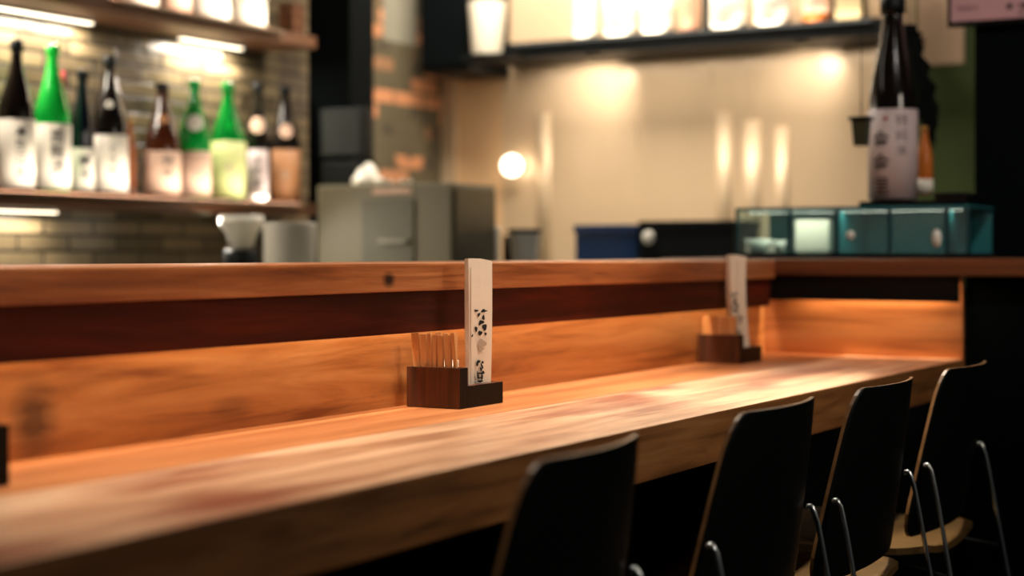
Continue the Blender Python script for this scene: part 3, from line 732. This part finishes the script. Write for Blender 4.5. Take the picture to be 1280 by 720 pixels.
def tub(name, label, cat, cx, ytop, wpx, Y, mat, taper=0.86, mouth=True, X=None, z=ZK, square=False, rim=None):
    if X is None: X = XatY(cx, Y)
    else: Y = YatX(cx, X)
    d = dep(X, Y); H = ZC + (HZ - ytop) / F * d - z; R = wpx / F * d / 2
    bm = bmesh.new()
    lathe(bm, [(0, 0), (R * taper * 0.96, 0), (R * taper, 0.004), (R, H - 0.004), (R, H), (R * 0.93, H), (R * 0.93 * taper, 0.006), (0, 0.006)], 4 if square else 36, )
    if square:
        for f in bm.faces: f.smooth = False
        bm.transform(Matrix.Rotation(PI / 4 + TH, 4, 'Z'))
    o = obj(name, bm, mat, None, (X, Y, z + 0.0005)); tag(o, label, cat)
    if rim:
        bm = bmesh.new(); lathe(bm, [(R * 0.92, H - 0.008), (R * 1.05, H - 0.008), (R * 1.05, H + 0.004), (R * 0.92, H + 0.004)], 36); 
        bmesh.ops.holes_fill(bm, edges=bm.edges[:]); obj('lid', bm, rim, o)
    return o
tub('white_tub', 'white plastic tub on the worktop left of the olive grey appliance', 'tub', 362, 279, 66, 2.92, M_WHITE, 0.95)
# black canister with a white bowl on it
Xc = XatY(302, 3.14); dc = dep(Xc, 3.14)
zc0 = ZC + (HZ - 312) / F * dc
bm = bmesh.new(); lathe(bm, [(0, 0), (0.05, 0), (0.052, 0.004), (0.052, zc0 - ZK - 0.006), (0.047, zc0 - ZK - 0.001), (0, zc0 - ZK - 0.001)], 30)
tag(obj('canister', bm, M_BLACK, None, (Xc, 3.14, ZK + 0.0005)), 'black canister on the worktop under the white bowl', 'canister')
bm = bmesh.new(); h = (312 - 270) / F * dc
lathe(bm, [(0, 0), (0.030, 0), (0.033, 0.004), (0.045, h * 0.45), (0.064, h * 0.75), (0.066, h), (0.062, h), (0.04, h * 0.5), (0.0, 0.01)], 32)
tag(obj('white_bowl', bm, M_WHITE, None, (Xc, 3.14, zc0 + 0.0005)), 'white flared bowl standing on the black canister', 'bowl')
t = thing('shelf_puck_light', 'small round light under the bottle shelf above the white flared bowl', 'light', (Xc + 0.02, 3.31, 1.1055))
bm = bmesh.new(); lathe(bm, [(0, -0.010), (0.022, -0.010), (0.026, -0.006), (0.026, 0), (0, 0)], 24); obj('housing', bm, M_STEEL, t)
spot('light_puck_bowl', (Xc + 0.02, 3.295, 1.092), (Xc + 0.04, 3.05, zc0 - 0.03), 14, SOFT, 120, 0.9, 0.02)  # puck light added to brighten the bowl

tub('tumbler', 'white tapered tumbler with dark rim right of the appliance', 'cup', 656, 288, 40, None, M_WHITE, 0.62, X=4.60, rim=M_BLACK, z=ZK)
tub('slim_bottle', 'slim white container beside the appliance side, left of the tumbler', 'container', 620, 284, 11, None, M_WHITE, 0.95, X=4.7)
Yt = YatX(633, 4.62)
tag(bx('dark_box', M_BLACK, (0, 0.05, -0.018, 0.014, 0, 0.155), None, (4.62, Yt, ZK + 0.0005), bev=0.003), 'narrow dark box between slim white container and tumbler', 'box')

# dark plastic boxes at the back
def crate(name, label, xa, xb, ytop, X, mat, z=ZK, dx=0.22):
    y1, y0 = YatX(xa, X), YatX(xb, X)
    H = ZC + (HZ - ytop) / F * dep(X, (y0 + y1) / 2) - z
    t = thing(name, label, 'box', (X, y0, z + 0.0005))
    bx('body', mat, (0, dx, 0, y1 - y0, 0, H * 0.86), t, bev=0.006)
    bx('lid', mat, (-0.006, dx + 0.006, -0.004, y1 - y0 + 0.004, H * 0.86, H), t, bev=0.005)
    return t
crate('storage_box', 'navy blue lidded storage box behind the ledge', 719, 797, 281, 4.92, M_NAVY)
b2 = crate('storage_box', 'long black lidded storage box with a round pale knob, beside the navy one', 800, 916, 276, 4.88, M_BLACK)
yk = YatX(803, 4.87)
bm = bmesh.new(); lathe(bm, [(0, 0), (0.018, 0.0), (0.022, 0.006), (0.018, 0.012), (0, 0.013)], 24); bm.transform(Matrix.Rotation(-PI / 2, 4, 'Y'))
k = obj('knob', bm, M_WHITE, b2, (-0.001, yk - YatX(916, 4.88) - 0.02, Zat(297, 4.88, yk) - ZK))

# teal glass display case
XD = 3.95
y1, y0 = YatX(919, XD), YatX(1212, XD)
zb = 0.9692
dc_ = thing('display_case', 'long low teal glass display case on the far ledge', 'display case', (XD, y0, zb))
Wd = y1 - y0; zt = Zat(258, XD, (y0 + y1) / 2) - zb
bx('base', M_BLACK, (0, 0.24, 0, Wd, 0, 0.012), dc_, bev=0.002)
bx('back_panel', M_TEAL, (0.228, 0.238, 0.004, Wd - 0.004, 0.012, zt - 0.008), dc_, bev=0.001)
bx('top_frame', M_TEAL, (0, 0.24, 0, Wd, zt - 0.007, zt), dc_, bev=0.002)
for cx in (920, 988, 1046, 1112, 1183, 1211):
    yy = YatX(cx, XD) - y0
    bx('post', M_TEALD, (0, 0.008, max(0, yy - 0.005), min(Wd, yy + 0.005), 0.012, zt - 0.007), dc_, bev=0.001)
bx('glass_front', M_TEALG, (0.001, 0.004, 0.006, Wd - 0.006, 0.012, zt - 0.007), dc_, bev=0)
for cx in (1046, 1183):
    yy = YatX(cx, XD) - y0; bx('divider', M_TEAL, (0.010, 0.225, yy - 0.004, yy + 0.004, 0.0125, zt - 0.008), dc_, bev=0)
bx('lid', M_BLACK, (0.01, 0.235, YatX(1206, XD) - y0, YatX(1072, XD) - y0, zt, zt + 0.012), dc_, bev=0.002)
bx('latch', M_BLACK, (0.01, 0.20, YatX(1208, XD) - y0, YatX(1166, XD) - y0, zt + 0.012, zt + 0.03), dc_, bev=0.004)
for (cx, cy, r, w) in ((1063, 294, 0.011, 1.0), (1171, 298, 0.011, 1.0)):  # raised white discs standing for lamp reflections on the glass
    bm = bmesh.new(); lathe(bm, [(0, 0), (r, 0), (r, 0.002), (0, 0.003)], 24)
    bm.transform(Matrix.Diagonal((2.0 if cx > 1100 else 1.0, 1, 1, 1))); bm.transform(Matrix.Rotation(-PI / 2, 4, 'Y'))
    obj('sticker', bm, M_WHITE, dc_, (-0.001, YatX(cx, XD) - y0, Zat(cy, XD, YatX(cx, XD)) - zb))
# contents seen through the two left panes
zi = zb + 0.0125
def dish(label, cx, X, r, h, mat=M_WHITE):
    bm = bmesh.new(); lathe(bm, [(0, 0), (r * 0.5, 0), (r, h), (r * 0.93, h), (r * 0.45, 0.004), (0, 0.004)], 30)
    tag(obj('white_bowl', bm, mat, None, (X, YatX(cx, X), zi)), label, 'bowl')
dish('white bowl inside the first pane of the teal case', 948, XD + 0.06, 0.036, 0.036)
dish('smaller white bowl inside the first pane of the teal case, right of the bigger', 974, XD + 0.05, 0.018, 0.032)
tag(bx('paper_roll', M_PAPER, (-0.02, 0.02, -0.045, 0.045, 0, 0.085), None, (XD + 0.09, YatX(1018, XD + 0.09), zi), bev=0.01), 'pale paper pack inside the second pane of the teal case', 'paper')
tag(bx('paper_box', M_LABEL, (-0.03, 0.03, -0.042, 0.042, 0, 0.022), None, (XD + 0.14, YatX(956, XD + 0.14), zi + 0.040), bev=0.003), 'flat pale tray inside the first pane of the teal case', 'tray')
bpy.data.objects['paper_box'].location.z = zi

# big sake bottle on the case
XB = XD + 0.11; YB2 = YatX(1116, XB); dB = dep(XB, YB2)
zbB = zb + zt + 0.0125; RB = 60 / F * dB / 2
HB = Zat(-2, XB, YB2) - zbB; zl1 = Zat(138, XB, YB2) - zbB
a_off = 0.0
bottle('sake_bottle', 'large black sake bottle with white label and red dot, standing on the teal case', 'bottle', XB, YB2, zbB, RB, HB, M_DKGLASS, M_BLACK,
       lab=(0.006, zl1, M_LABELM), sh=0.5, neck=0.42, label_w=100, text=['金', '金', '里'], tsize=0.047, toff=-0.030, tz=zl1 * 0.40, tspace=1.2,
       second=(['特', '純', '米'], 0.034, 0.022, zl1 * 0.70, M_INKG))
bo = [o for o in bpy.data.objects if o.name.startswith('sake_bottle') and abs(o.location.x - XB) < 1e-6][0]
bm = bmesh.new()
vs = [bm.verts.new((0.006 * math.cos(2 * PI * k / 20) - 0.018, 0.006 * math.sin(2 * PI * k / 20), 0)) for k in range(20)]; bm.faces.new(vs)
bend(bm, RB + 0.0016, math.atan2(-YB2, -XB), zl1 - 0.024)
lab_o = [c for c in bo.children if c.name.startswith('label')][0]
obj('red_dot', bm, M_RED, lab_o)

# amber bottle added for a warm light spot behind the big one
XA = XB + 0.09
YA = YatX(1156, XA); dA = dep(XA, YA)
bottle('small_bottle', 'small amber bottle on the teal case, right of the large black bottle', 'bottle', XA, YA, zb + zt + 0.0305, 0.020, Zat(158, XA, YA) - zb - zt - 0.0305, M_AMBER, M_GOLD, sh=0.55, neck=0.4,
       lab=(0.006, 0.04, M_LABEL), label_w=90)

# hanging dried leaves behind the bottle
XH = 4.22
lf = thing('dried_leaf_bundle', 'dark bundle of dried leaves hanging behind the large black bottle', 'dried leaves', (XH, YatX(1150, XH), Zat(30, XH, 1.2)))
bm = bmesh.new(); tube(bm, [(0, 0.03, 0), (0, 0.03, 2.699 - lf.location.z)], 0.002, 6); obj('cord', bm, M_BLACK, lf)
r = random.Random(5)
tips = [(1132, 80), (1140, 105), (1150, 120), (1160, 150), (1168, 182), (1162, 186), (1152, 140), (1145, 160), (1138, 130), (1170, 160), (1128, 60), (1136, 40), (1150, 70), (1156, 100)]
for i, (tx, ty) in enumerate(tips):
    Yt = YatX(tx, XH) - lf.location.y; Zt = Zat(ty, XH, YatX(tx, XH)) - lf.location.z
    bm = bmesh.new(); n = 10; L_, R_ = [], []
    x_off = r.uniform(-0.03, 0.03)
    for k in range(n + 1):
        t = k / n
        c = Vector((x_off * t, 0.03 + (Yt - 0.03) * t ** 1.3, Zt * t))
        w = (0.021 + 0.006 * math.sin(i * 2.3)) * math.sin(PI * min(1, 0.12 + t * 0.88)) ** 0.7 * (1 + 0.30 * math.sin(k * 2.9 + i)) + 0.0006
        L_.append([bm.verts.new(c + Vector((0.006 * math.sin(t * 7 + i) + dx, w * s_, 0.0))) for s_, dx in ((-1, 0.004), (0, -0.003), (1, 0.004))])
        R_.append([bm.verts.new(v.co + Vector((0.0015, 0, 0))) for v in L_[-1]])
    for A, B in ((L_, 1), (R_, -1)):
        for k in range(n):
            for q in range(2):
                f = bm.faces.new((A[k][q], A[k][q + 1], A[k + 1][q + 1], A[k + 1][q])); f.smooth = True
    obj('leaf', bm, M_LEAF, lf)
# little square hanging lantern left of the bottle
XQ = 3.93; yq0, yq1 = YatX(1089, XQ), YatX(1064, XQ)
hl = thing('hanging_lantern', 'small dark green square lantern hanging left of the large bottle', 'lantern', (XQ, (yq0 + yq1) / 2, Zat(182, XQ, yq0)))
w = (yq1 - yq0) / 2; hh = (182 - 150) / F * dep(XQ, yq0)
bm = bmesh.new(); box(bm, -w * 0.75, w * 0.75, -w * 0.75, w * 0.75, 0, hh, bev=0.003)
for v in bm.verts:
    k = 0.8 + 0.25 * v.co.z / hh; v.co.x *= k; v.co.y *= k
obj('body', bm, plain('dark_green_paint', rgb(42, 50, 28), rough=0.5), hl)
bx('lid', M_BLACK, (-w, w, -w, w, hh, hh + 0.008), hl, bev=0.002)
bm = bmesh.new(); tube(bm, [(0, 0, hh + 0.006), (0, 0, 2.699 - hl.location.z)], 0.0012, 6); obj('cord', bm, M_BLACK, hl)

# ------------------------------------------------------------------ dark shelf on the cream wall
XSH = 5.38
ya, yb = YatX(1103, XSH), YatX(600, XSH)
dsf = thing('wall_shelf', 'long black shelf on the cream wall holding white bottles', 'shelf', (XSH, 0, 1.697))
bx('shelf_board', M_BLACK, (0, XW - 0.001 - XSH, ya, yb, 0, 0.058), dsf, bev=0.003)
bx('end_bracket', M_BLACK, (-0.10, 0.0, YatX(642, XSH - 0.1), YatX(575, XSH - 0.1), -0.01, 0.012), dsf, bev=0.002)
# black cabinet at its left end
yc0, yc1 = YatX(587, XSH - 0.03), YatX(527, XSH - 0.03)
for cx in (882, 1044):
    yy = YatX(cx, XSH + 0.06)
    bx('upright', M_BLACK, (0.05, 0.12, yy - 0.012, yy + 0.012, 0.058, 1.0), dsf, bev=0.002)
cb = thing('wall_cabinet', 'black cabinet at the left end of the black shelf', 'cabinet', (XSH - 0.03, yc0, 1.66))
bx('body', M_BLACK, (0, 0.30, 0, yc1 - yc0, 0, 1.03), cb, bev=0.004)
bx('door', M_DARKWALL, (-0.012, 0, 0.004, yc1 - yc0 - 0.004, 0.02, 1.02), cb, bev=0.003)
# paper on brick
Xp0, Xp1 = XatY(480, YW - 0.004), XatY(521, YW - 0.004)
pn = bx('paper_notice', plain('grey_paper', rgb(136, 130, 112), rough=0.8), (0, Xp1 - Xp0, -0.002, 0, 0, 0.5), None, (Xp0, YW - 0.001, Zat(50, Xp0, YW)), bev=0.0004)
tag(pn, 'grey paper notice pinned to the brick wall', 'notice')
GW = 'white bottles on the black shelf'
ZB = 1.697 + 0.0585
XI = 5.43
# tall white cup at its left
Yc = YatX(609, XSH - 0.055); dd = dep(XSH - 0.055, Yc)
bm = bmesh.new(); R = 47 / F * dd / 2; h = (68 - 3) / F * dd
lathe(bm, [(0, 0), (R * 0.78, 0), (R * 0.8, 0.004), (R, h - 0.004), (R, h), (R * 0.94, h), (R * 0.74, 0.008), (0, 0.008)], 36)
tag(obj('white_tumbler', bm, M_FROST, None, (XSH - 0.055, Yc, 1.697 + 0.0125)), 'large white tapered tumbler at the left end of the black shelf', 'cup')
for (cx, w, m, cap, nk, lab_m, lb) in (
        (733, 33, M_FROST, M_GOLD, 0.30, None, 'slim white bottle with gold neck, first bottle on the black shelf'),
        (777, 44, M_FROST, M_GOLD, 0.34, M_LABEL, 'wide white bottle second on the black shelf, right of the gold necked one'),
        (822, 43, M_FROST, M_BLACK, 0.34, M_LABEL, 'white bottle third on the black shelf, left of the small pinkish one'),
        (862, 25, M_PINKG, M_BLACK, 0.45, None, 'small pinkish bottle between white bottles on the black shelf'),
        (911, 47, M_FROST, M_BLACK, 0.32, M_LABEL, 'wide white bottle right of the small pinkish bottle'),
        (966, 46, M_FROST, M_BLACK, 0.32, M_LABEL, 'wide white bottle left of the copper coloured bottle'),
        (1020, 35, M_AMBER, M_GOLD, 0.40, M_LABELP, 'copper coloured bottle near the right end of the black shelf')):
    Y = YatX(cx, XI); d = dep(XI, Y)
    bottle('shelf_bottle', lb, 'bottle', XI, Y, ZB, w / F * d / 2, 0.30 if w > 30 else 0.2, m, cap, lab=(0.03, 0.13, lab_m) if lab_m else None, label_w=70, sh=0.36 if cx == 733 else 0.58, neck=nk, group=GW if m is M_FROST else None)
Y = YatX(1065, XI)
tag(bx('paper_box', plain('beige_card', rgb(190, 166, 122), rough=0.6), (-0.04, 0.04, -0.045, 0.045, 0, 0.25), None, (XI, Y, ZB), bev=0.002), 'beige card box at the right end of the black shelf', 'box')

# glowing globe and mount added for a round highlight on the cream wall
XGl = 5.605; YGl = YatX(640, XGl); zGl = Zat(207, XGl, YGl)
gl = thing('globe_lamp', 'small round white lamp on the cream wall above the tumbler', 'lamp', (XGl, YGl, zGl))
bm = bmesh.new(); bmesh.ops.create_uvsphere(bm, u_segments=28, v_segments=16, radius=0.040)
for f in bm.faces: f.smooth = True
obj('globe', bm, M_GLOBE, gl)
bm = bmesh.new(); lathe(bm, [(0, 0), (0.03, 0), (0.03, 0.01), (0.012, 0.014), (0.012, XW - XGl - 0.020)], 24)
bm.transform(Matrix.Rotation(PI / 2, 4, 'Y')); 
for v in bm.verts: v.co.x = (XW - XGl) - v.co.x
obj('wall_mount', bm, M_STEEL, gl)

# ------------------------------------------------------------------ sign and notice at the right
XG = XPW - 0.03
yg = YatX(1184, XG); zg = Zat(34, XG, yg)
sg = thing('framed_sign', 'pink sign in a black frame hung on the black partition', 'sign', (XG, yg, zg))
bx('frame', M_BLACK, (0, 0.028, -0.9, 0, 0, 0.34), sg, bev=0.003)
bx('panel', M_PINKSIGN, (-0.003, 0.0, -0.888, -0.010, 0.012, 0.328), sg, bev=0.0005)
MR = Matrix(((0, 0, -1, 0), (-1, 0, 0, 0), (0, 1, 0, 0), (0, 0, 0, 1)))   # lettering plane facing -X
def put_text(lines, size, cx, cy, mat, bold=0.0):
    bm = text_bm(lines, size, bold=bold); bm.transform(MR)
    o = obj('lettering', bm, mat, sg, (-0.0042, YatX(cx, XG) - yg, Zat(cy, XG, YatX(cx, XG)) - zg)); return o
put_text(['Select'], 0.022, 1210, 10, plain('brown_ink', rgb(120, 70, 66), rough=0.6))
put_text(['東・安味'], 0.017, 1275, 8, M_INK, 0.0006)
put_text(['店'], 0.012, 1277, 17, M_INK, 0.0006)
Xn = XW - 0.004
n0, n1 = YatX(1146, Xn), YatX(1205, Xn)
tag(bx('paper_notice', plain('beige_notice', rgb(176, 146, 118), rough=0.7), (0, 0.003, 0, n0 - n1, 0, 0.45), None, (Xn, n1, Zat(79, Xn, n1)), bev=0.0004), 'beige paper notice on the green wall behind the large bottle', 'notice')

# ------------------------------------------------------------------ lights
led_strip(XS + 0.1, XL - 0.05, YV + 0.0185, 0.914, 'light strip tucked under the long ledge, hidden behind the red board')
area('light_ledge', ((XS + XL) / 2, YV + 0.0185, 0.912), XL - XS - 0.2, 0.012, 9.5, AMB)
led_strip_far = thing('led_strip', 'light strip tucked under the far ledge, lighting the short end board', 'light', (XL + 0.029, YF + 0.02, 0.922))
bx('channel', M_STEEL, (-0.007, 0.007, 0, 0.40, 0, 0.006), led_strip_far, bev=0.0005)
area('light_ledge_far', (XL + 0.029, (YF + YV) / 2 - 0.02, 0.920), 0.011, 0.34, 2.0, AMB)

# ceiling spotlights over the counter
def ceiling_spot(x, y, z, tx, ty, power, size, label, col=WARM, blend=0.8):
    t = thing('ceiling_spotlight', label, 'spotlight', (x, y, z))
    spot('light_spot', (x, y, z), (tx, ty, ZT), power, col, size, blend, 0.04)
ceiling_spot_defs = [((2.85, 1.10, 2.45), (2.85, 1.10, ZT), 220, 34), ((2.25, 0.55, 2.45), (2.26, 1.25, 0.88), 60, 16)]
area('light_track', (2.15, 1.32, 2.5), 2.2, 0.08, 10.5, WARM, spread=math.radians(46))
for i, (p, q, e, s_) in enumerate(ceiling_spot_defs):
    spot('light_counter', p, q, e, WARM, s_, 0.9, 0.04)
# kitchen light
area('light_kitchen', (4.7, 2.7, 2.6), 0.5, 0.9, 60, SOFT, rot=(0, math.radians(-35), 0))
area('light_room', (2.5, -0.9, 1.9), 0.6, 0.4, 5, WARM, rot=(math.radians(62), 0, 0), spread=math.radians(110))  # soft fill added on the customer side for counter edge and sleeves
spot('light_case_spot', (2.7, 0.1, 2.62), (4.1, 1.1, 1.25), 70, (1, 0.92, 0.86), 44, 0.8, 0.1)  # unseen spot added to brighten large bottle, sign and case front
area('light_under_shelf', (5.50, (ya + yb) / 2, 1.69), 0.03, yb - ya - 0.1, 3.6, SOFT)
for cx, pw, tx in ((740, 9, 742), (1000, 5, 1005)):  # pucks added to cast the bright reflection blobs on the cladding
    yp = YatX(cx, 5.46)
    t = thing('shelf_puck_light', 'small round light under the black shelf, %s' % ('toward its left end above the navy box' if cx == 740 else 'toward its right end above the teal case'), 'light', (5.46, yp, 1.6965))
    bm = bmesh.new(); lathe(bm, [(0, -0.010), (0.022, -0.010), (0.026, -0.006), (0.026, 0), (0, 0)], 24); obj('housing', bm, M_STEEL, t)
    spot('light_puck', (5.46, yp, 1.68), (5.66, YatX(tx, 5.66), 1.56), pw, SOFT, 105, 1.0, 0.02)
area('light_bottle_glow', (XSH - 0.010, 2.35, 1.697 + 0.05), 0.012, 1.35, 1.3, SOFT, rot=(0, math.radians(180 + 35), 0), spread=math.radians(150))
bx('led_strip', M_BLACK, (-0.006, 0.006, -0.68, 0.68, -0.012, -0.005), None, (XSH - 0.008, 2.35, 1.745), bev=0.0005)
lo_ = [o for o in bpy.data.objects if o.name.startswith('led_strip') and abs(o.location.z - 1.745) < 1e-6][0]
tag(lo_, 'thin light strip along the front of the black shelf, under its bottles', 'light')
area('light_shelf_bottles', (5.30, 2.3, 2.45), 0.10, 1.5, 15, SOFT, rot=(0, math.radians(-12), 0))
area('light_upper', (2.9, 3.1, 2.5), 2.4, 0.1, 4, SOFT)
area('light_case', (XD + 0.03, (y0 + y1) / 2, zb + zt - 0.012), 0.01, (y1 - y0) - 0.05, 0.8, (1, 0.9, 0.75))  # added inside the case to brighten its panes

w = bpy.data.worlds.new('room_air'); sc.world = w; w.use_nodes = True
w.node_tree.nodes['Background'].inputs[0].default_value = (0.35, 0.6, 0.62, 1); w.node_tree.nodes['Background'].inputs[1].default_value = 0.012
sc.view_settings.view_transform = 'Standard'; sc.view_settings.look = 'None'; sc.view_settings.gamma = 1; sc.view_settings.exposure = 0.0
sc.view_settings.use_curve_mapping = False
sc.cycles.max_bounces = 8
